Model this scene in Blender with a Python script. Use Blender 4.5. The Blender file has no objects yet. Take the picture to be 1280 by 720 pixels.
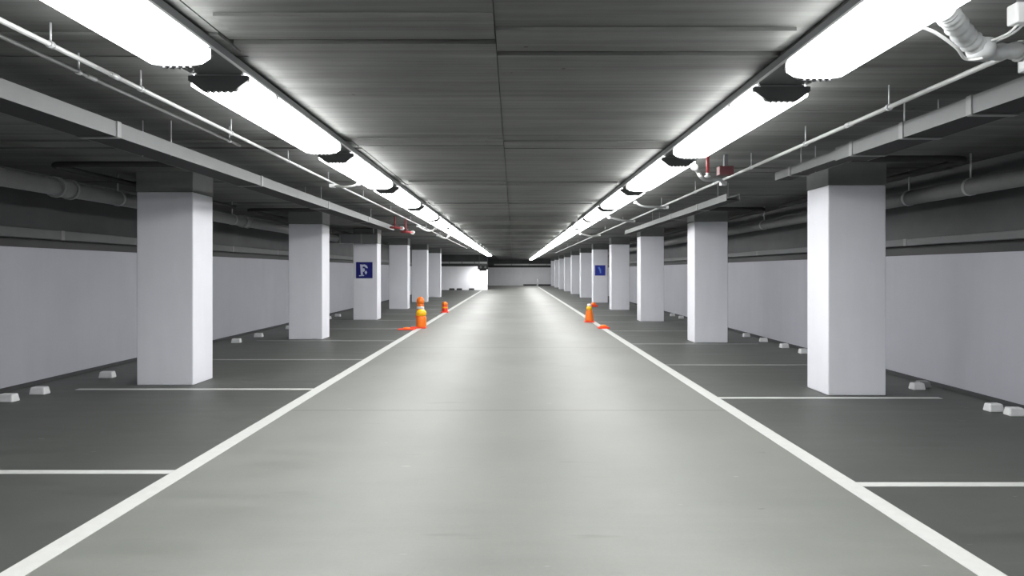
import bpy, bmesh, math, random
from mathutils import Vector, Matrix
random.seed(7)
sc = bpy.context.scene
COL = sc.collection
PI = math.pi
HC = 1.40                      # eye height
SLAB = HC + 1.22               # underside of the slab
Y0, Y1 = -4.0, 60.0            # ends of the hall
XL, XR = -5.92, 5.16           # faces of the side walls

# ------------------------------------------------------------------ materials
def nodes(name):
    m = bpy.data.materials.new(name); m.use_nodes = True
    nt = m.node_tree; b = nt.nodes['Principled BSDF']
    return m, nt, b

def N(nt, kind, **kw):
    n = nt.nodes.new(kind)
    for k, v in kw.items(): setattr(n, k, v)
    return n

def math_node(nt, op, a, b=None, c=None):
    n = N(nt, 'ShaderNodeMath', operation=op)
    for i, v in enumerate((a, b, c)):
        if v is None: continue
        if isinstance(v, (int, float)): n.inputs[i].default_value = v
        else: nt.links.new(v, n.inputs[i])
    return n.outputs[0]

def mixc(nt, fac, a, b):
    n = N(nt, 'ShaderNodeMix', data_type='RGBA')
    if isinstance(fac, (int, float)): n.inputs[0].default_value = fac
    else: nt.links.new(fac, n.inputs[0])
    for s, v in ((6, a), (7, b)):
        if isinstance(v, tuple): n.inputs[s].default_value = (*v, 1)
        else: nt.links.new(v, n.inputs[s])
    return n.outputs[2]

def noise(nt, vec, scale, detail=4, stretch=(1, 1, 1), rough=0.55):
    mp = N(nt, 'ShaderNodeMapping'); mp.inputs['Scale'].default_value = stretch
    nt.links.new(vec, mp.inputs['Vector'])
    n = N(nt, 'ShaderNodeTexNoise'); n.inputs['Scale'].default_value = scale
    n.inputs['Detail'].default_value = detail; n.inputs['Roughness'].default_value = rough
    nt.links.new(mp.outputs[0], n.inputs['Vector'])
    return n.outputs['Fac']

def ramp(nt, fac, lo, hi, vlo=0.0, vhi=1.0):
    n = N(nt, 'ShaderNodeMapRange'); n.inputs[1].default_value = lo; n.inputs[2].default_value = hi
    n.inputs[3].default_value = vlo; n.inputs[4].default_value = vhi
    nt.links.new(fac, n.inputs[0]); return n.outputs[0]

def bump(nt, b, h, strength, dist=0.01):
    n = N(nt, 'ShaderNodeBump'); n.inputs['Strength'].default_value = strength
    n.inputs['Distance'].default_value = dist
    nt.links.new(h, n.inputs['Height']); nt.links.new(n.outputs[0], b.inputs['Normal'])

def simple(name, col, rough=0.5, metal=0.0, var=0.12, scale=9.0):
    m, nt, b = nodes(name)
    t = N(nt, 'ShaderNodeTexCoord')
    f = noise(nt, t.outputs['Object'], scale)
    a = tuple(max(0, c * (1 - var)) for c in col); d = tuple(min(1, c * (1 + var)) for c in col)
    nt.links.new(mixc(nt, f, a, d), b.inputs['Base Color'])
    b.inputs['Roughness'].default_value = rough; b.inputs['Metallic'].default_value = metal
    return m

def emit(name, col, strength):
    m, nt, b = nodes(name)
    b.inputs['Base Color'].default_value = (*[c * .8 for c in col], 1)
    b.inputs['Emission Color'].default_value = (*col, 1)
    b.inputs['Emission Strength'].default_value = strength
    t = N(nt, 'ShaderNodeTexCoord')
    f = noise(nt, t.outputs['Object'], 30)
    nt.links.new(ramp(nt, f, 0, 1, .35, .45), b.inputs['Roughness'])
    return m

def floor_material(name):
    m, nt, b = nodes(name)
    t = N(nt, 'ShaderNodeTexCoord'); P = t.outputs['Object']
    s = N(nt, 'ShaderNodeSeparateXYZ'); nt.links.new(P, s.inputs[0])
    # light coating on the driving aisle, dark coating on the bays
    left = math_node(nt, 'GREATER_THAN', s.outputs[0], -2.31)
    right = math_node(nt, 'LESS_THAN', s.outputs[0], 2.20)
    aisle = math_node(nt, 'MULTIPLY', left, right)
    n1 = noise(nt, P, 0.55, 6, (1, .8, 1))
    n2 = noise(nt, P, 3.0, 5, (.35, 2.2, 1))
    n3 = noise(nt, P, 60, 2)
    f = math_node(nt, 'ADD', math_node(nt, 'MULTIPLY', n1, .55), math_node(nt, 'ADD', math_node(nt, 'MULTIPLY', n2, .35), math_node(nt, 'MULTIPLY', n3, .10)))
    f = ramp(nt, f, .3, .7)
    ca = mixc(nt, f, (.135, .141, .129), (.225, .232, .216))
    cb = mixc(nt, f, (.042, .046, .041), (.092, .097, .089))
    c = mixc(nt, aisle, cb, ca)
    # scuffs: small dark scratches running across
    sc1 = ramp(nt, noise(nt, P, 1.6, 3, (.6, 3.0, 1)), .66, .74)
    c = mixc(nt, math_node(nt, 'MULTIPLY', sc1, .35), c, (.10, .10, .095))
    sc2 = ramp(nt, noise(nt, P, 4.5, 2, (1, 4.0, 1)), .74, .78)
    c = mixc(nt, math_node(nt, 'MULTIPLY', sc2, .5), c, (.06, .06, .055))
    sc3 = ramp(nt, noise(nt, P, 5.5, 2, (.8, 5.0, 1)), .25, .21)
    c = mixc(nt, math_node(nt, 'MULTIPLY', sc3, .35), c, (.55, .55, .53))
    # saw-cut joints across the slab every 5.1 m
    j = math_node(nt, 'ABSOLUTE', math_node(nt, 'SUBTRACT', math_node(nt, 'MODULO', math_node(nt, 'ADD', s.outputs[1], 49 - 12.25 + 4 * 5.1 + .4), 5.1), 5.1 * 0.5))
    jl = math_node(nt, 'LESS_THAN', j, .018)
    c = mixc(nt, math_node(nt, 'MULTIPLY', jl, .45), c, (.06, .06, .058))
    nt.links.new(c, b.inputs['Base Color'])
    r = ramp(nt, n2, .25, .75, .48, .60)
    nt.links.new(r, b.inputs['Roughness'])
    b.inputs['Specular IOR Level'].default_value = .8
    bump(nt, b, math_node(nt, 'ADD', n2, math_node(nt, 'MULTIPLY', n3, .4)), .10, .004)
    return m

def ceiling_material(name):
    m, nt, b = nodes(name)
    t = N(nt, 'ShaderNodeTexCoord'); P = t.outputs['Object']
    n1 = noise(nt, P, 1.0, 6, (.28, 5.0, 1), .62)
    n2 = noise(nt, P, 1.0, 4, (.5, 22.0, 1))
    n3 = noise(nt, P, 1.4, 6)
    f = math_node(nt, 'ADD', math_node(nt, 'MULTIPLY', n1, .5), math_node(nt, 'ADD', math_node(nt, 'MULTIPLY', n2, .25), math_node(nt, 'MULTIPLY', n3, .25)))
    c = mixc(nt, ramp(nt, f, .33, .67), (.050, .053, .050), (.178, .184, .178))
    v = N(nt, 'ShaderNodeTexVoronoi'); v.inputs['Scale'].default_value = 3.2
    nt.links.new(P, v.inputs['Vector'])
    pit = math_node(nt, 'LESS_THAN', v.outputs['Distance'], .045)
    c = mixc(nt, math_node(nt, 'MULTIPLY', pit, .75), c, (.03, .03, .03))
    w = math_node(nt, 'MODULO', math_node(nt, 'ADD', N(nt, 'ShaderNodeSeparateXYZ').outputs[1], 0), 1)
    s = [n for n in nt.nodes if n.type == 'SEPXYZ'][0]; nt.links.new(P, s.inputs[0])
    ln = math_node(nt, 'LESS_THAN', math_node(nt, 'MODULO', math_node(nt, 'ADD', s.outputs[1], 20), .43), .012)
    c = mixc(nt, math_node(nt, 'MULTIPLY', ln, .35), c, (.05, .05, .05))
    nt.links.new(c, b.inputs['Base Color']); b.inputs['Roughness'].default_value = .75
    bump(nt, b, math_node(nt, 'ADD', n1, math_node(nt, 'MULTIPLY', n2, .6)), .35, .012)
    return m

def wall_material(name, paint, conc, ztop, zshade):
    m, nt, b = nodes(name)
    g = N(nt, 'ShaderNodeNewGeometry'); P = g.outputs['Position']
    s = N(nt, 'ShaderNodeSeparateXYZ'); nt.links.new(P, s.inputs[0])
    up = math_node(nt, 'GREATER_THAN', s.outputs[2], ztop)
    n1 = noise(nt, P, 1.2, 5); n2 = noise(nt, P, 5.0, 3, (1, 1, .12))
    f = math_node(nt, 'ADD', math_node(nt, 'MULTIPLY', n1, .6), math_node(nt, 'MULTIPLY', n2, .4))
    cp = mixc(nt, ramp(nt, f, .3, .7), tuple(c * .94 for c in paint), tuple(min(1, c * 1.04) for c in paint))
    cc = mixc(nt, ramp(nt, n1, .3, .7), tuple(c * .75 for c in conc), tuple(c * 1.25 for c in conc))
    shade_band = math_node(nt, 'LESS_THAN', s.outputs[2], zshade)
    cc = mixc(nt, shade_band, cc, (.026, .027, .029))  # shade below the wire duct, painted dark into the wall colour
    nt.links.new(mixc(nt, up, cp, cc), b.inputs['Base Color'])
    b.inputs['Roughness'].default_value = .55
    bump(nt, b, n2, .06, .004)
    return m

M = {}
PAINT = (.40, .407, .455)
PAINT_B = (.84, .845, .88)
CONC = (.058, .061, .064)
M['floor'] = floor_material('coated concrete floor')
M['ceiling'] = ceiling_material('board marked concrete')
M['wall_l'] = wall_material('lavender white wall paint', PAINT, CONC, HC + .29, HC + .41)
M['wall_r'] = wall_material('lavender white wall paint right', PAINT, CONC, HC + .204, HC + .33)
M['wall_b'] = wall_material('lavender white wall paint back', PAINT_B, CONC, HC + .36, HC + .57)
M['column'] = wall_material('white column paint', (.76, .768, .825), CONC, 50, 60)
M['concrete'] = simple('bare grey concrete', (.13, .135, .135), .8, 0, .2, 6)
M['line'] = simple('worn white road paint', (.56, .57, .555), .55, 0, .10, 14)
M['worn'] = simple('faded road paint', (.27, .275, .27), .55, 0, .2, 8)
M['joint'] = simple('dark joint filler', (.03, .03, .03), .9)
M['skirt'] = simple('dark bitumen skirting', (.05, .052, .055), .8)
M['trunk'] = simple('dark grey painted steel', (.12, .125, .132), .5, .0)
M['housing'] = simple('grey lamp housing', (.16, .17, .175), .45)
M['fin'] = simple('dark lamp end cap', (.06, .062, .065), .5)
M['lamp'] = emit('glowing tube diffuser', (1.0, 1.0, .985), 24.0)
M['clip'] = simple('pale galvanised steel', (.55, .56, .57), .4, .3)
M['galv'] = simple('galvanised steel', (.45, .46, .47), .42, .35)
M['tray'] = simple('dull zinc tray', (.125, .13, .133), .55, .05)
M['conduit'] = simple('bright zinc conduit', (.46, .47, .47), .4, .2)
M['pipe'] = simple('grey painted pipe', (.19, .195, .195), .5)
M['coupling'] = simple('grey pipe coupling', (.24, .245, .245), .5)
M['black'] = simple('black pipe insulation', (.012, .012, .013), .7)
M['foil'] = simple('crinkled white sleeve', (.40, .415, .42), .5, 0, .15, 22)
M['box'] = simple('white plastic box', (.68, .69, .70), .4)
M['red'] = simple('red sprinkler paint', (.30, .05, .055), .5)
M['darkred'] = simple('dull red enamel', (.09, .022, .027), .6)
M['block'] = simple('white painted concrete block', (.74, .75, .76), .6, 0, .12, 12)
M['rubber'] = simple('black rubber', (.05, .05, .05), .8)
M['blue'] = simple('blue sign enamel', (.006, .008, .17), .35)
M['blue2'] = simple('bright blue sign enamel', (.018, .035, .34), .35)
M['signwhite'] = simple('white sign lettering', (.62, .65, .82), .4)
M['signpale'] = simple('pale blue sign mark', (.16, .32, .80), .4)
M['orange'] = simple('orange plastic', (.95, .20, .01), .4)
M['redorange'] = simple('red orange plastic', (.85, .055, .015), .45)
M['amber'] = simple('amber lens', (1.0, .52, .01), .25)
M['collar'] = simple('pale reflective collar', (.75, .72, .70), .4)

# ------------------------------------------------------------------ mesh builder
class MB:
    def __init__(self): self.bm = bmesh.new()
    def box(self, x0, x1, y0, y1, z0, z1, bev=0.0, taper=None):
        bm = self.bm
        vs = [bm.verts.new((x, y, z)) for z in (z0, z1) for x, y in ((x0, y0), (x1, y0), (x1, y1), (x0, y1))]
        if taper:
            cx, cy = (x0 + x1) / 2, (y0 + y1) / 2
            for v in vs[4:]:
                v.co.x = cx + (v.co.x - cx) * taper[0]; v.co.y = cy + (v.co.y - cy) * taper[1]
        fs = [bm.faces.new([vs[i] for i in q]) for q in ((3, 2, 1, 0), (4, 5, 6, 7), (0, 1, 5, 4), (1, 2, 6, 5), (2, 3, 7, 6), (3, 0, 4, 7))]
        if bev > 0:
            es = {e for f in fs for e in f.edges}
            bmesh.ops.bevel(bm, geom=list(es), offset=bev, segments=2, profile=.5, affect='EDGES')
        return self
    def tube(self, pts, r, seg=12, ribs=None):
        """sweep along a polyline; r may be a number or one radius per point"""
        bm = self.bm; pts = [Vector(p) for p in pts]; n = len(pts)
        rs = r if isinstance(r, (list, tuple)) else [r] * n
        rings, up = [], None
        for i, p in enumerate(pts):
            d = (pts[min(i + 1, n - 1)] - pts[max(i - 1, 0)]).normalized()
            if up is None:
                a = Vector((0, 0, 1)) if abs(d.z) < .9 else Vector((1, 0, 0))
            else: a = up
            u = (a - d * a.dot(d)).normalized(); w = d.cross(u); up = u
            rings.append([bm.verts.new(p + (u * math.cos(2 * PI * k / seg) + w * math.sin(2 * PI * k / seg)) * rs[i]) for k in range(seg)])
        for a, b in zip(rings, rings[1:]):
            for k in range(seg):
                f = bm.faces.new((a[k], a[(k + 1) % seg], b[(k + 1) % seg], b[k])); f.smooth = True
        bm.faces.new(rings[0][::-1]); bm.faces.new(rings[-1])
        return self
    def lathe(self, prof, c=(0, 0, 0), seg=24):
        bm = self.bm; rings = []
        for r, z in prof:
            rings.append([bm.verts.new((c[0] + r * math.cos(2 * PI * k / seg), c[1] + r * math.sin(2 * PI * k / seg), c[2] + z)) for k in range(seg)])
        for a, b in zip(rings, rings[1:]):
            for k in range(seg):
                f = bm.faces.new((a[k], a[(k + 1) % seg], b[(k + 1) % seg], b[k])); f.smooth = True
        bm.faces.new(rings[0][::-1]); bm.faces.new(rings[-1])
        return self
    def prism_y(self, poly, y0, y1):
        """poly: list of (x,z), extruded along y"""
        bm = self.bm
        a = [bm.verts.new((x, y0, z)) for x, z in poly]; b = [bm.verts.new((x, y1, z)) for x, z in poly]
        n = len(poly)
        bm.faces.new(a); bm.faces.new(b[::-1])
        for k in range(n): bm.faces.new((a[k], b[k], b[(k + 1) % n], a[(k + 1) % n]))
        return self
    def build(self, name, mat, parent=None):
        bmesh.ops.recalc_face_normals(self.bm, faces=self.bm.faces[:])
        me = bpy.data.meshes.new(name); self.bm.to_mesh(me); self.bm.free()
        me.materials.append(mat)
        o = bpy.data.objects.new(name, me); COL.objects.link(o)
        if parent: o.parent = parent
        return o

def smooth_path(pts, n=6):
    """Catmull-Rom through the points"""
    P = [Vector(p) for p in pts]; P = [P[0] * 2 - P[1]] + P + [P[-1] * 2 - P[-2]]
    out = []
    for i in range(1, len(P) - 2):
        for k in range(n):
            t = k / n; a, b, c, d = P[i - 1:i + 3]
            out.append(.5 * ((2 * b) + (c - a) * t + (2 * a - 5 * b + 4 * c - d) * t * t + (3 * b - a - 3 * c + d) * t ** 3))
    out.append(P[-2]); return out

def tag(o, label, cat, group=None):
    o['label'] = label; o['category'] = cat
    if group: o['group'] = group
    return o
def struct(o): o['kind'] = 'structure'; return o
def empty(name, loc):
    o = bpy.data.objects.new(name, None); COL.objects.link(o); o.location = loc; o.empty_display_size = .2
    return o
def children(o): return [c for c in COL.objects if c.parent == o]
def copy_thing(src, kids, loc):
    r = src.copy(); COL.objects.link(r); r.location = loc
    for ch, gr in kids:
        c = ch.copy(); COL.objects.link(c); c.parent = r
        for g in gr:
            d = g.copy(); COL.objects.link(d); d.parent = c
    return r
ORD = ['first', 'second', 'third', 'fourth', 'fifth', 'sixth', 'seventh', 'eighth', 'ninth', 'tenth', 'eleventh', 'twelfth', 'thirteenth', 'fourteenth', 'fifteenth', 'sixteenth', 'seventeenth', 'eighteenth']

# ------------------------------------------------------------------ setting
floor = struct(MB().box(XL - .2, XR + .2, Y0 - .2, Y1 + .2, -.2, 0).build('floor', M['floor']))
def line(name, x0, x1, y0, y1, mat='line'):
    return MB().box(x0, x1, y0, y1, .0005, .003).build(name, M[mat], floor)
LX, RX = -2.31, 2.20
line('lane_line', LX - .066, LX + .066, Y0, 44.5)
line('lane_line', RX - .066, RX + .066, Y0, Y1 - .1)
SL = [4.29, 7.30, 9.75] + [12.40 + 2.57 * k for k in range(9)]
SR = [4.04, 6.80, 9.20] + [11.85 + 2.56 * k for k in range(14)]
for y in SL: line('stall_line', XL + .75, LX - .067, y - .038, y + .038, 'line' if y < 8 else 'worn')
for y in SR: line('stall_line', RX + .067, XR - .45, y - .038, y + .038, 'line' if y < 8 else 'worn')

cb = MB()
cb.box(XL - .2, XR + .2, Y0 - .2, Y1 + .2, SLAB + .06, SLAB + .25)
def panels(x0, x1, first, pitch, gap, rib=.014):
    y = Y0; nxt = first
    while nxt - pitch > Y0: nxt -= pitch
    while y < Y1:
        e = min(nxt, Y1)
        dz = random.uniform(-.006, .006)
        cb.box(x0, x1, y + gap / 2, e - gap / 2, SLAB + dz, SLAB + .07)
        if e < Y1:
            deep = abs(x0 + x1) < 2 and e > 13
            a_ = max(x0 + .002, -1.42) if abs(x0 + x1) < 2 else x0 + .002; b_ = min(x1 - .002, 1.42) if abs(x0 + x1) < 2 else x1 - .002
            cb.box(a_, b_, e - (.42 if deep else .36), e - .10, SLAB - (.10 if deep else rib), SLAB + .02)
        y = e; nxt += pitch
panels(-1.50, -.096, 3.27, 2.70, .05)
panels(-.092, 1.50, 3.45, 2.66, .05)
panels(XL - .1, -1.505, 6.10, 2.6, .03)
panels(1.505, XR + .1, 5.0, 2.6, .03)
ceiling = struct(cb.build('ceiling', M['ceiling']))

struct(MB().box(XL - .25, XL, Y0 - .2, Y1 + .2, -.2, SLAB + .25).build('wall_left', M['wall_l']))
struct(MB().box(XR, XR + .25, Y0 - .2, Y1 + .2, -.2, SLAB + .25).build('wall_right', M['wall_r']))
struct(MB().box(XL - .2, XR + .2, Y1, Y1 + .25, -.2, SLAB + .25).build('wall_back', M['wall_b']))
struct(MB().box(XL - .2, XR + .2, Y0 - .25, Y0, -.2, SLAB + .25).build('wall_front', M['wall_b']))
struct(MB().box(XL - .1, -1.95, 46.0, 46.35, -.1, SLAB + .1).build('wall_stub', M['wall_b']))
struct(MB().box(XL, XL + .025, Y0, 46, 0, .045).build('baseboard_left', M['skirt']))
struct(MB().box(XR - .025, XR, Y0, Y1, 0, .045).build('baseboard_right', M['skirt']))
struct(MB().box(.95, 3.7, Y1 - .05, Y1, 0, .13).build('baseboard_back', M['skirt']))

# ------------------------------------------------------------------ columns
def make_column(x0, x1, y, label, side_in):
    c = empty('concrete_column', ((x0 + x1) / 2, y + .25, 0))
    w = (x1 - x0) / 2; zc = HC + .97
    MB().box(-w, w, -.25, .25, 0, zc, .012).build('shaft', M['column'], c)
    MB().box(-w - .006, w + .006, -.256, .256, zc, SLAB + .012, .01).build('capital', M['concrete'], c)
    tag(c, label, 'column', 'white columns along the bays')
    return c
LCOL = [7.55 + 5.1 * k for k in range(6)]
RCOL = [6.93 + 5.12 * k for k in range(11)]
LLAB = ['large white square column at the front of the left row', 'second white column of the left row from the front',
        'white column of the left row carrying the dark blue sign', 'fourth left row column, just behind the dark blue signed one',
        'fifth white column of the left row from the front', 'last and smallest white column of the left row']
for y, l in zip(LCOL, LLAB): make_column(-4.62, -3.93, y, l, 1)
RLAB = ['large white square column at the front of the right row', 'second white column of the right row from the front',
        'third white column of the right row from the front', 'fourth right row column, just before the bright blue signed one',
        'white column of the right row carrying the bright blue sign', 'sixth right row column, just behind the bright blue signed one',
        'seventh white column of the right row from the front', 'eighth white column of the right row from the front',
        'ninth white column of the right row from the front', 'tenth white column of the right row from the front',
        'last and smallest white column of the right row']
for y, l in zip(RCOL, RLAB): make_column(3.54, 4.19, y, l, -1)

# ------------------------------------------------------------------ strip lights on their trunking
LAMP_IN, LAMP_OUT, H_TR = 1.485, 1.825, HC + 1.15
PITCH, LEN = 2.365, 1.90
ROW = {'left': -1.72, 'right': 1.655}
def make_strip():
    """one batten, local origin at mid length on the underside of the trunking"""
    r = empty('strip_light', (0, 0, 0))
    w = (LAMP_OUT - LAMP_IN) / 2; L = LEN / 2
    MB().box(-w * .8, w * .8, -L - .03, L + .03, -.012, -.003, .003).build('housing', M['housing'], r)
    poly = [(-w * .94, -.010), (-w, -.016), (-w, -.064), (-w * .76, -.091), (-w * .45, -.098), (w * .45, -.098), (w * .76, -.091), (w, -.064), (w, -.016), (w * .94, -.010)]
    MB().prism_y(poly, -L, L).build('diffuser', M['lamp'], r)
    for s in (-1, 1):
        e = MB().prism_y([(-w * 1.02, -.012), (-w * 1.02, -.040), (-w * .55, -.100), (w * .55, -.100), (w * 1.02, -.040), (w * 1.02, -.012)], s * L, s * (L + .03))
        for k in range(5):                                  # ribs under the cap
            e.box(-w * .4 + k * w * .2 - .006, -w * .4 + k * w * .2 + .006, s * (L + .015) - .014, s * (L + .015) + .014, -.109, -.096)
        cap = e.build('end_cap', M['fin'], r)
    for s in (-1, 1):
        MB().box(s * w * .92 - .014, s * w * .92 + .014, -L * .55 - .02, -L * .55 + .02, -.03, -.003, .002).build('mounting_clip', M['clip'], r)
    return r
proto = make_strip()
kids = [(c, children(c)) for c in children(proto)]
def few(n): return [k for k in kids if k[0].name.split('.')[0] in n]
first = True
G = 'ceiling strip lights in two rows'
for side, xc, off in (('left', ROW['left'], 3.38), ('right', ROW['right'], 3.59)):
    k = -3
    n = 0
    while True:
        y = off + PITCH * k + PITCH / 2
        k += 1
        if y < -3: continue
        if y + LEN / 2 > (45.6 if side == 'left' else Y1 - .4): break
        kk = kids if y < 22 else few(('housing', 'diffuser', 'end_cap', 'mounting_clip'))
        if first: o = proto; o.location = (xc, y, H_TR); first = False
        else: o = copy_thing(proto, kk, (xc, y, H_TR))
        if y + LEN / 2 < 2.4:
            tag(o, f'white strip light of the {side} ceiling row above the viewer', 'ceiling light', G)
        elif n < 7:
            tag(o, f'{ORD[n]} glowing white strip light of the {side} ceiling row from the front', 'ceiling light', G); n += 1
        else:
            tag(o, f'small distant strip light merging into the far end of the {side} glowing row', 'ceiling light', G)

for side, s, yend in (('left', -1, 45.95), ('right', 1, Y1 - .02)):
    t = empty('cable_trunking', (ROW[side], 0, H_TR))
    w = (LAMP_OUT - LAMP_IN) / 2 - .008
    MB().box(-w, w, Y0 + .05, yend, .0, .055, .003).build('trunk_body', M['trunk'], t)
    lp = MB().box(s * -w - .004, s * -w + .004, Y0 + .05, yend, -.001, .012)
    lp.build('edge_strip', M['clip'], t)
    y = .9
    while y < yend - 1:
        MB().box(-.02, .02, y - .02, y + .02, .053, SLAB - H_TR + .008, .002).build('hanger', M['trunk'], t)
        y += PITCH
    tag(t, f'long dark steel trunking carrying the {side} row of strip lights', 'cable trunking')

# ------------------------------------------------------------------ conduits with rod hangers
def conduit(x, h, y0, y1, r, rods, label, extra=None, mat='conduit'):
    t = empty('conduit_pipe', (x, 0, HC + h))
    MB().tube([(0, y0, 0), (0, y1, 0)], r, 10).build('tube', M[mat], t)
    for y in rods:
        b = MB().tube([(0, y, r * .5), (0, y, SLAB - HC - h + .008)], .0055, 6)
        b.tube([(0, y - .012, 0), (0, y + .012, 0)], r * 1.45, 10)
        b.build('rod_hanger', M['galv'], t)
    y = y0 + 1.5
    while y < min(y1, 24):
        MB().tube([(0, y - .035, 0), (0, y + .035, 0)], r * 1.25, 10).build('coupling', M['galv'], t)
        y += 3.0
    return tag(t, label, 'pipe')
conduit(-2.27, 1.11, -1.0, 30, .013, [2.45, 3.02, 3.75, 4.95, 6.2, 7.55, 9.3, 11.4, 13.6, 16, 19, 22, 26], 'bright thin metal conduit running beside the left strip lights')
conduit(-2.40, 1.10, -1.0, 5.4, .011, [1.6, 3.4, 5.2], 'dull thin conduit just outside the bright one over the left bays', mat='pipe')
conduit(2.45, 1.07, 3.0, 36, .015, [4.02, 5.17, 6.35, 8.3, 10.2, 13.8, 16.5, 19.8, 23.5, 28, 33], 'bright thin metal conduit running beside the right strip lights')

# ------------------------------------------------------------------ cable trays
def tray(name, x0, x1, h0, h1, y0, y1, joints, rods, label):
    t = empty(name, ((x0 + x1) / 2, 0, HC + h0))
    w = abs(x1 - x0) / 2; H = h1 - h0
    b = MB()
    MB().box(-w + .007, w - .007, y0, y1, .002, .008).build('pan', M['black'], t)
    b.box(-w, -w + .006, y0, y1, .0, H); b.build('side_rail', M['tray'], t)
    MB().box(w - .006, w, y0, y1, .0, H).build('side_rail', M['tray'], t)
    c = MB()
    for k in range(4): c.tube([(-w + .05 + k * (2 * w - .1) / 3, y0 + .02, .022), (-w + .05 + k * (2 * w - .1) / 3, y1 - .02, .022)], .015, 6)
    c.build('cables', M['black'], t)
    for y in joints:
        j = MB()
        for s in (-1, 1): j.box(s * w - .009, s * w + .009, y - .022, y + .022, -.004, H + .004, .002)
        j.box(-w, w, y - .022, y + .022, -.007, .001)
        j.build('joint_bracket', M['pipe'], t)
    for y in rods:
        for s in (-1, 1): MB().tube([(s * (w - .02), y, .0), (s * (w - .02), y, SLAB - HC - h0 + .008)], .006, 6).build('rod_hanger', M['galv'], t)
    return tag(t, label, 'cable tray')
tray('cable_tray', -3.03, -2.76, .935, 1.04, -1.5, 14.2, [1.2, 4.3, 6.75, 9.2, 11.7], [2.3, 5.0, 8.9, 12.0], 'long grey cable tray hanging over the left bays')
tray('cable_tray', 2.74, 3.02, .94, 1.05, -1.5, 5.25, [.9, 3.7, 4.35, 5.0], [2.5, 4.35], 'wide grey cable tray hanging over the right bays in the foreground')
tray('cable_tray', 2.78, 2.96, .965, 1.05, 5.30, 6.55, [6.2], [6.0], 'narrower grey cable tray continuing behind the wide one over the right bays')

tray('cable_tray', 2.80, 2.98, .93, 1.02, 8.1, 15.5, [9.4, 11, 13.4], [8.5, 12.5], 'separate grey cable tray beyond the front right column')

# ------------------------------------------------------------------ service pipes between columns and walls
def service(x, h, r, y0, y1, coup, rods, label):
    t = empty('service_pipe', (x, 0, HC + h))
    MB().tube([(0, y0, 0), (0, y1, 0)], r, 18).build('pipe_run', M['pipe'], t)
    for y in coup:
        b = MB().tube([(0, y - .10, 0), (0, y + .10, 0)], r * 1.13, 18)
        b.tube([(0, y - .12, 0), (0, y - .09, 0)], r * 1.28, 18); b.tube([(0, y + .09, 0), (0, y + .12, 0)], r * 1.28, 18)
        b.build('coupling', M['coupling'], t)
    for y in rods:
        b = MB().tube([(0, y, r * .9), (0, y, SLAB - HC - h + .008)], .010, 8)
        b.tube([(0, y - .018, 0), (0, y + .018, 0)], r * 1.08, 18)
        b.build('rod_hanger', M['galv'], t)
    return tag(t, label, 'pipe')
service(-4.98, .915, .09, Y0 + .1, 17.27, [6.8, 11.4, 15.9], [3.5, 7.75, 10.9, 13.9], 'thick grey pipe running between the left columns and the wall')
service(4.72, .87, .085, Y0 + .1, Y1 - .1, [4.9, 9.2, 14.5, 20], [6.36, 7.35, 11.6, 15, 20, 26, 34, 42, 50], 'thick grey pipe running between the right columns and the wall')
def black_pipe(pts, r, label):
    t = tag(MB().tube(pts, r, 12).build('insulated_pipe', M['black']), label, 'pipe'); return t
def bend(xa, xb, y, y1, h):
    s = 1 if xb > xa else -1; z = HC + h; R = .16
    p = [(xa, y, z), (xb - s * R, y, z)]
    for k in range(1, 7):
        a = k / 6 * PI / 2
        p.append((xb - s * R + s * R * math.sin(a), y + R - R * math.cos(a), z))
    p.append((xb, y1, z)); return p
black_pipe(bend(-3.10, -4.80, 6.34, 10.6, 1.10), .032, 'black insulated pipe bending above the thick pipe before the front left column')
black_pipe(bend(-3.10, -4.80, 11.05, 30, 1.10), .032, 'black insulated pipe crossing behind the front left column')
black_pipe(bend(3.05, 4.50, 6.05, 10.4, 1.105), .032, 'black insulated pipe crossing before the front right column')
black_pipe(bend(3.05, 4.50, 10.95, 30, 1.105), .032, 'black insulated pipe crossing behind the front right column')

def trunk_wall(x0, x1, h0, h1, y0, y1, label):
    t = empty('wire_duct', ((x0 + x1) / 2, 0, HC + h0)); w = (x1 - x0) / 2
    MB().box(-w, w, y0, y1, 0, h1 - h0, .006).build('duct_body', M['tray'], t)
    y = y0 + 2.2
    while y < min(y1, 40):
        MB().box(-w - .004, w + .004, y - .03, y + .03, -.004, h1 - h0 + .004, .002).build('mounting_joint', M['pipe'], t); y += 2.4
    return tag(t, label, 'cable duct')
trunk_wall(XL + .012, XL + .14, .40, .515, Y0 + .1, 45.9, 'grey duct fixed along the left wall above the white paint')
trunk_wall(XR - .14, XR - .012, .325, .41, Y0 + .1, Y1 - .1, 'grey duct fixed along the right wall above the white paint')

# crossing duct by the signed column on the left
for x0, x1, y, l in ((XL + .2, -1.96, 45.9, 'grey duct fixed across the near end wall on the left'), (-1.9, XR - .2, 59.9, 'grey duct fixed across the far end wall')):
    t = empty('wire_duct', ((x0 + x1) / 2, y, HC + .57)); w_ = (x1 - x0) / 2
    MB().box(-w_, w_, -.08, .088, 0, .14, .006).build('duct_body', M['conduit'], t)
    for k in (-.5, 0, .5): MB().box(w_ * k - .03, w_ * k + .03, -.085, .089, -.004, .144, .002).build('mounting_joint', M['pipe'], t)
    tag(t, l, 'cable duct')
t = empty('air_duct', (-4.58, 17.5, HC + .79))
MB().box(-.76, .74, -.2, .2, 0, .26, .012).build('duct_body', M['tray'], t)
for x in (-.3, .3): MB().box(x - .02, x + .02, -.21, .21, -.008, .268, .003).build('flange', M['pipe'], t)
MB().box(.735, .765, -.215, .215, -.012, .272, .004).build('end_flange', M['pipe'], t)
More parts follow.
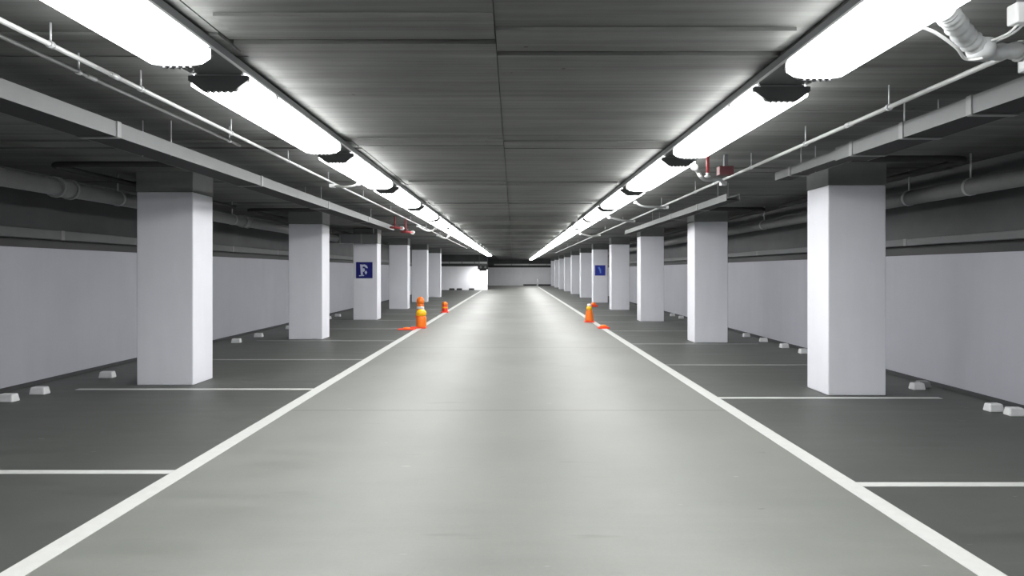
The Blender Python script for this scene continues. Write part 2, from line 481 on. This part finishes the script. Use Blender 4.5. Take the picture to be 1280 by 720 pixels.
for x in (-.6, .6): MB().tube([(x, 0, .25), (x, 0, SLAB - HC - .79 + .008)], .01, 6).build('rod_hanger', M['galv'], t)
tag(t, 'grey rectangular air duct crossing in front of the dark blue signed column', 'air duct')

# ------------------------------------------------------------------ conduits crossing from the thin conduit to the lamps
def arm(pts, r, label, mat='conduit'):
    t = empty('branch_conduit', pts[0])
    o = Vector(pts[0])
    q = [Vector(p) - o for p in pts]
    MB().tube(smooth_path(q), r, 10).build('tube', M[mat], t)
    MB().box(-.035, .035, -.035, .035, -.022, .022, .004).build('junction_box', M['box'], t)
    d = q[-1]; MB().tube([d - Vector((.0, .02, 0)), d + Vector((0, .02, 0))], r * 1.7, 10).build('mounting_fitting', M['galv'], t)
    return tag(t, label, 'conduit')
z = lambda h: HC + h
arm([(-2.27, 7.72, z(1.07)), (-2.1, 7.62, z(1.045)), (-2.0, 7.6, z(1.05)), (-1.92, 7.62, z(1.08))], .014, 'pale branch conduit joining the left bright conduit to the second lamp gap')
arm([(2.45, 7.2, z(1.025)), (2.3, 6.9, z(1.03)), (2.06, 6.6, z(.98)), (1.97, 6.47, z(.99)), (1.94, 6.48, z(1.04)), (1.88, 6.40, z(1.08))], .020, 'white bent branch conduit by the red rod over the right bays')
arm([(2.45, 9.9, z(1.025)), (2.25, 9.65, z(1.00)), (2.0, 9.5, z(1.0)), (1.88, 9.5, z(1.06))], .016, 'short pale branch conduit between right conduit and lamps, second from the front')
arm([(2.45, 12.6, z(1.025)), (2.2, 12.3, z(1.01)), (1.88, 12.15, z(1.06))], .020, 'curved pale branch conduit between right conduit and lamps, third from the front')
arm([(2.45, 17.6, z(1.025)), (2.2, 17.5, z(1.0)), (1.88, 17.4, z(1.06))], .024, 'furthest pale branch conduit between right conduit and lamps')
arm([(-2.27, 14.6, z(1.065)), (-2.1, 14.9, z(.98)), (-2.0, 15.1, z(1.0)), (-1.94, 15.2, z(1.05))], .022, 'pale branch conduit beside the red valves over the left bays')
arm([(-2.27, 18.4, z(1.065)), (-2.05, 18.4, z(.98)), (-1.95, 18.4, z(1.05))], .024, 'pale branch conduit behind the red valves over the left bays')

# wrapped sleeve, boxes and cable at the right edge
t = empty('wrapped_conduit', (1.88, 2.69, z(1.14)))
o = Vector(t.location)
def local(pts): return [Vector(p) - o for p in pts]
p = smooth_path(local([(1.88, 2.69, z(1.14)), (1.95, 2.74, z(1.12)), (2.09, 2.85, z(1.085)), (2.20, 2.90, z(1.045))]), 8)
rs = [.044 + .006 * math.sin(i * 2.4) for i in range(len(p))]
MB().tube(p, rs, 16).build('upper_sleeve', M['foil'], t)
p = smooth_path(local([(2.17, 2.89, z(1.04)), (2.26, 2.95, z(1.045)), (2.40, 2.96, z(1.06)), (2.52, 2.97, z(1.06))]), 7)
rs = [.038 + .004 * math.sin(i * 1.9) for i in range(len(p))]
MB().tube(p, rs, 16).build('lower_sleeve', M['foil'], t)
q = local([(2.20, 2.90, z(1.045))])[0]
MB().lathe([(.02, -.052), (.05, -.04), (.062, 0), (.05, .04), (.02, .052)], q, 16).build('elbow_joint', M['foil'], t)
q = local([(2.44, 2.965, z(1.06))])[0]
MB().tube([q - Vector((.012, 0, 0)), q + Vector((.012, 0, 0))], .05, 16).build('clamp_ring', M['pipe'], t)
tag(t, 'crinkled white wrapped conduit elbow by the first right strip light', 'conduit')
t = empty('junction_box', (2.58, 3.02, z(1.06)))
MB().box(-.055, .075, -.07, .07, -.07, .07, .008).build('case', M['galv'], t)
MB().box(-.059, -.05, -.055, .055, -.055, .055, .003).build('lid', M['box'], t)
MB().tube([(0, 0, .06), (0, 0, SLAB - HC - 1.06 + .008)], .006, 6).build('rod_hanger', M['galv'], t)
tag(t, 'grey junction box where the right thin conduit starts', 'junction box')
t = empty('ceiling_sensor', (2.235, 2.71, SLAB))
MB().box(-.045, .045, -.03, .03, -.135, -.045, .008).build('case', M['box'], t)
MB().tube([(0, 0, -.05), (0, 0, .008)], .018, 10).build('mount', M['trunk'], t)
MB().tube(smooth_path([(-.012, 0, -.13), (-.02, .06, -.155), (-.03, .2, -.15)]), .006, 6).build('cable', M['box'], t)
MB().tube(smooth_path([(.012, 0, -.13), (.02, .07, -.145), (.015, .19, -.15)]), .006, 6).build('cable', M['box'], t)
tag(t, 'small white box hanging from the ceiling above the wrapped conduit', 'sensor')
tag(MB().tube(smooth_path([(1.85, 2.78, z(1.10)), (1.92, 2.79, z(1.075)), (2.02, 2.81, z(1.02)), (2.10, 2.86, z(.985)), (2.15, 2.82, z(.975))]), .007, 8).build('hanging_cable', M['conduit']), 'thin white cable drooping under the wrapped conduit', 'cable')

# ------------------------------------------------------------------ red sprinkler pieces
t = empty('sprinkler_drop', (1.96, 6.22, SLAB))
MB().tube([(0, 0, .008), (0, 0, -.235)], .017, 10).build('hanging_pipe', M['red'], t)
MB().lathe([(.012, -.275), (.03, -.268), (.032, -.26), (.014, -.25), (.02, -.23)], (0, 0, 0), 12).build('sprinkler_head', M['clip'], t)
tag(t, 'thin red sprinkler drop pipe beside the right strip lights', 'sprinkler')
t = empty('alarm_box', (2.22, 6.45, SLAB))
MB().box(-.08, .07, -.05, .05, -.215, -.125, .006).build('case', M['darkred'], t)
MB().box(-.02, .02, -.02, .02, -.13, .008, .003).build('bracket', M['trunk'], t)
tag(t, 'small dull red box hanging beside the right thin conduit', 'alarm box')
def valve(x, y, h, label, s):
    t = empty('sprinkler_valve', (x, y, HC + h))
    MB().tube([(-.11 * s, 0, 0), (.16 * s, 0, -.02)], .028, 12).build('valve_body', M['red'], t)
    MB().tube([(0, -.01, 0), (0, -.01, SLAB - HC - h + .008)], .018, 10).build('riser_hanger', M['red'], t)
    MB().lathe([(.05, -.012), (.062, 0), (.05, .012)], (0, -.03, .045), 14).build('hand_wheel', M['darkred'], t)
    MB().tube([(.15 * s, -.02, -.02), (.15 * s, .06, -.02)], .045, 12).build('flange', M['clip'], t)
    tag(t, label, 'valve')
valve(-2.62, 13.6, .97, 'red sprinkler valve over the left bays, the one further from the lamps', 1)
valve(-2.45, 14.0, .90, 'red sprinkler valve over the left bays, the one nearer the lamps', 1)

# ------------------------------------------------------------------ blue signs
def sign(loc, w, h, mat, label, strokes, smat):
    t = empty('parking_sign', loc)
    MB().box(-w / 2, w / 2, -.012, 0, -h / 2, h / 2, .003).build('panel', mat, t)
    b = MB()
    for poly in strokes: b.prism_y([(x * w, -y * h) for x, y in poly], -.016, -.011)
    b.build('symbol', smat, t)
    for sx in (-1, 1):
        for sz in (-1, 1): pass
    return tag(t, label, 'sign')
yl = LCOL[2] - .0005; yr = RCOL[4] - .0005
F = [[(-.25, -.36), (-.10, -.34), (-.08, .36), (-.20, .36)],                    # stem
     [(-.32, .32), (-.02, .30), (0, .36), (-.30, .38)],                         # foot serif
     [(-.12, -.34), (.02, -.36), (.16, -.28), (.22, -.12), (.12, -.13), (.02, -.22), (-.12, -.22)],   # upper arm
     [(-.10, -.10), (0, -.12), (.04, .02), (-.02, .10), (-.10, .10)],
     [(.02, .14), (.10, .02), (.18, .14), (.10, .28)]]                          # small leg
sign((-4.30, yl, HC + .03), .475, .465, M['blue'], 'dark blue square sign with a white letter on the third left column', F, M['signwhite'])
A = [[(-.22, -.32), (-.06, -.34), (.06, -.12), (.10, 0), (.02, .08), (-.06, .04), (-.16, -.16)],
     [(-.06, .02), (.08, .0), (.10, .26), (-.02, .28)]]
sign((3.65 + .20, yr, HC + .035), .46, .46, M['blue2'], 'bright blue square sign with a pale mark on the fifth right column', A, M['signpale'])

# ------------------------------------------------------------------ wheel stop blocks
def block(x, y, w, h, label, rot=0.0, mat='block', d=.11):
    o = MB().box(-w / 2, w / 2, -d / 2, d / 2, 0, h, .012, (.86, .72)).build('wheel_stop', M[mat])
    o.location = (x, y, 0); o.rotation_euler[2] = rot
    return tag(o, label, 'wheel stop', 'wheel stop blocks by the walls')
LB = [(-5.43, 6.62), (-5.40, 7.02), (-5.34, 8.1), (-5.42, 9.35), (-5.42, 12.05), (-5.42, 13.1), (-5.42, 14.9), (-5.42, 15.9), (-5.42, 18), (-5.42, 19)]
for i, (x, y) in enumerate(LB): block(x, y, .18, .085, f'{ORD[i]} white wheel stop block along the left wall from the front', .05 * (i % 3 - 1))
RB = [(4.86, 5.98), (4.80, 6.16), (4.78, 7.30), (4.93, 7.42), (4.94, 10.5), (4.94, 11.25), (4.95, 12.2), (4.95, 13.1), (4.95, 15.6), (4.95, 16.6), (4.95, 18.2), (4.95, 19.2)]
for i, (x, y) in enumerate(RB):
    block(x, y, .15, .08, f'{ORD[i]} wheel stop block along the right wall from the front', .06 * (i % 3 - 1), 'pipe' if i == 3 else 'block')
for i, x in enumerate((-4.55, -4.0, -3.1)):
    block(x, 45.4, .42, .14, ['dark wheel stop at the far end wall, beside the last left column', 'dark wheel stop at the far end wall, middle of three', 'dark wheel stop at the far end wall, closest to the aisle'][i], 0, 'rubber', .15)

# ------------------------------------------------------------------ orange beacons and plates
def beacon(loc, hb, r, label, top='amber', base=(.15, .15), body='orange', collar=False, basex=0.0, dome=.5):
    t = empty('warning_beacon', loc)
    MB().box(-base[0] + basex, base[0] + basex, -base[1], base[1], 0, .035, .008, (.93, .93)).build('base', M['redorange'], t)
    MB().lathe([(r * .95, .03), (r * 1.0, .06), (r * 1.0, hb * .55), (r * .9, hb * .62), (r * .8, hb * .66)]).build('body', M[body], t)
    R = r * 1.02; c = hb * .64; H = hb - c
    MB().lathe([(R * .8, c), (R, c + H * .12), (R, c + H * .45), (R * .88, c + H * .7), (R * .55, c + H * .92), (R * .12, hb)]).build('lamp_dome', M[top], t)
    if collar:
        MB().lathe([(r * 1.03, hb * .40), (r * 1.04, hb * .42), (r * 1.04, hb * .5), (r * 1.03, hb * .52)]).build('collar', M[collar], t)
    return tag(t, label, 'beacon')
beacon((-2.27, 15.15, 0), .47, .125, 'orange beacon with yellow dome beside the left lane line', 'amber', (.20, .12), basex=-.07)
beacon((-2.86, 18.9, 0), .62, .115, 'orange topped beacon standing behind the yellow domed one', 'orange', (.14, .14), collar='collar')
beacon((-2.33, 20.9, 0), .37, .095, 'short orange beacon furthest along the left lane line', 'orange', (.13, .13), 'redorange', collar='amber')
# tapered cone on the right
t = empty('traffic_cone', (2.08, 16.95, 0))
MB().box(-.14, .14, -.14, .14, 0, .035, .008, (.93, .93)).build('base', M['redorange'], t)
MB().lathe([(.115, .03), (.118, .08), (.105, .22), (.085, .34), (.07, .40)]).build('cone_body', M['orange'], t)
MB().lathe([(.087, .335), (.075, .40), (.062, .44)]).build('amber_band', M['amber'], t)
MB().lathe([(.062, .438), (.06, .475), (.045, .50), (.02, .505)]).build('cap', M['collar'], t)
tag(t, 'orange traffic cone with pale tip beside the right lane line', 'traffic cone')
def plate(loc, w, d, h, label):
    t = empty('rubber_foot', loc)
    MB().box(-w / 2, w / 2, -d / 2, d / 2, 0, h * .45, .008, (.95, .95)).build('plate', M['redorange'], t)
    MB().lathe([(d * .36, h * .42), (d * .34, h * .8), (d * .2, h), (d * .08, h)]).build('socket', M['orange'], t)
    return tag(t, label, 'cone base')
plate((-2.56, 14.75, 0), .42, .24, .06, 'red orange cone foot lying left of the yellow domed beacon')
plate((2.20, 15.1, 0), .28, .26, .085, 'orange cone foot lying in front of the cone on the right lane line')
plate((3.15, 24.3, 0), .30, .28, .17, 'red orange cone foot lying before the bright blue signed column')

# ------------------------------------------------------------------ far end details
t = empty('flood_light', (-2.21, 44.9, HC + .23))
MB().box(-.40, .36, -.12, .12, -.10, .20, .02).build('housing', M['black'], t)
for x in (-.18, .16):
    MB().tube([(x, -.16, .06), (x, -.10, .06)], .085, 14).build('lens', M['tray'], t)
MB().box(-.28, .24, -.14, .12, -.22, -.08, .02).build('lower_case', M['black'], t)
gl = bpy.data.lights.new('lamp_glow', 'SPOT'); gl.energy = 170; gl.spot_size = 3.1; gl.spot_blend = .6; gl.shadow_soft_size = .1
go = bpy.data.objects.new('lamp_glow', gl); COL.objects.link(go); go.parent = t; go.location = (0, .1, -.26); go.rotation_euler = (.75, 0, 0)
for x in (-.3, .3): MB().tube([(x, 0, .19), (x, 0, SLAB - HC - .23 + .008)], .02, 8).build('hanger', M['trunk'], t)
tag(t, 'dark twin headed flood light hanging before the left end wall', 'flood light')
t = empty('white_bollard', (2.30, 59.2, 0))
MB().lathe([(.10, 0), (.10, .02), (.085, .04), (.085, .55), (.07, .61), (.02, .63)]).build('post', M['block'], t)
MB().lathe([(.16, 0), (.16, .02), (.1, .03)]).build('foot', M['rubber'], t)
tag(t, 'small white post standing before the far wall', 'bollard')

# ------------------------------------------------------------------ camera, world, colour
cam = bpy.data.cameras.new('camera'); co = bpy.data.objects.new('camera', cam); COL.objects.link(co)
co.location = (0, 0, HC); co.rotation_euler = (PI / 2, 0, 0)
cam.sensor_width = 36; cam.lens = 770 / 1280 * 36
cam.shift_x = -2 / 1280; cam.shift_y = -21 / 1280
cam.clip_start = .05; cam.clip_end = 200
sc.camera = co
w = bpy.data.worlds.new('world'); sc.world = w; w.use_nodes = True
w.node_tree.nodes['Background'].inputs[0].default_value = (.02, .02, .02, 1)
sc.view_settings.view_transform = 'Standard'; sc.view_settings.look = 'None'
sc.view_settings.gamma = 1; sc.view_settings.use_curve_mapping = False
sc.view_settings.exposure = 0.0
sc.cycles.use_denoising = True
sc.cycles.max_bounces = 10; sc.cycles.diffuse_bounces = 6
sc.cycles.sample_clamp_indirect = 8
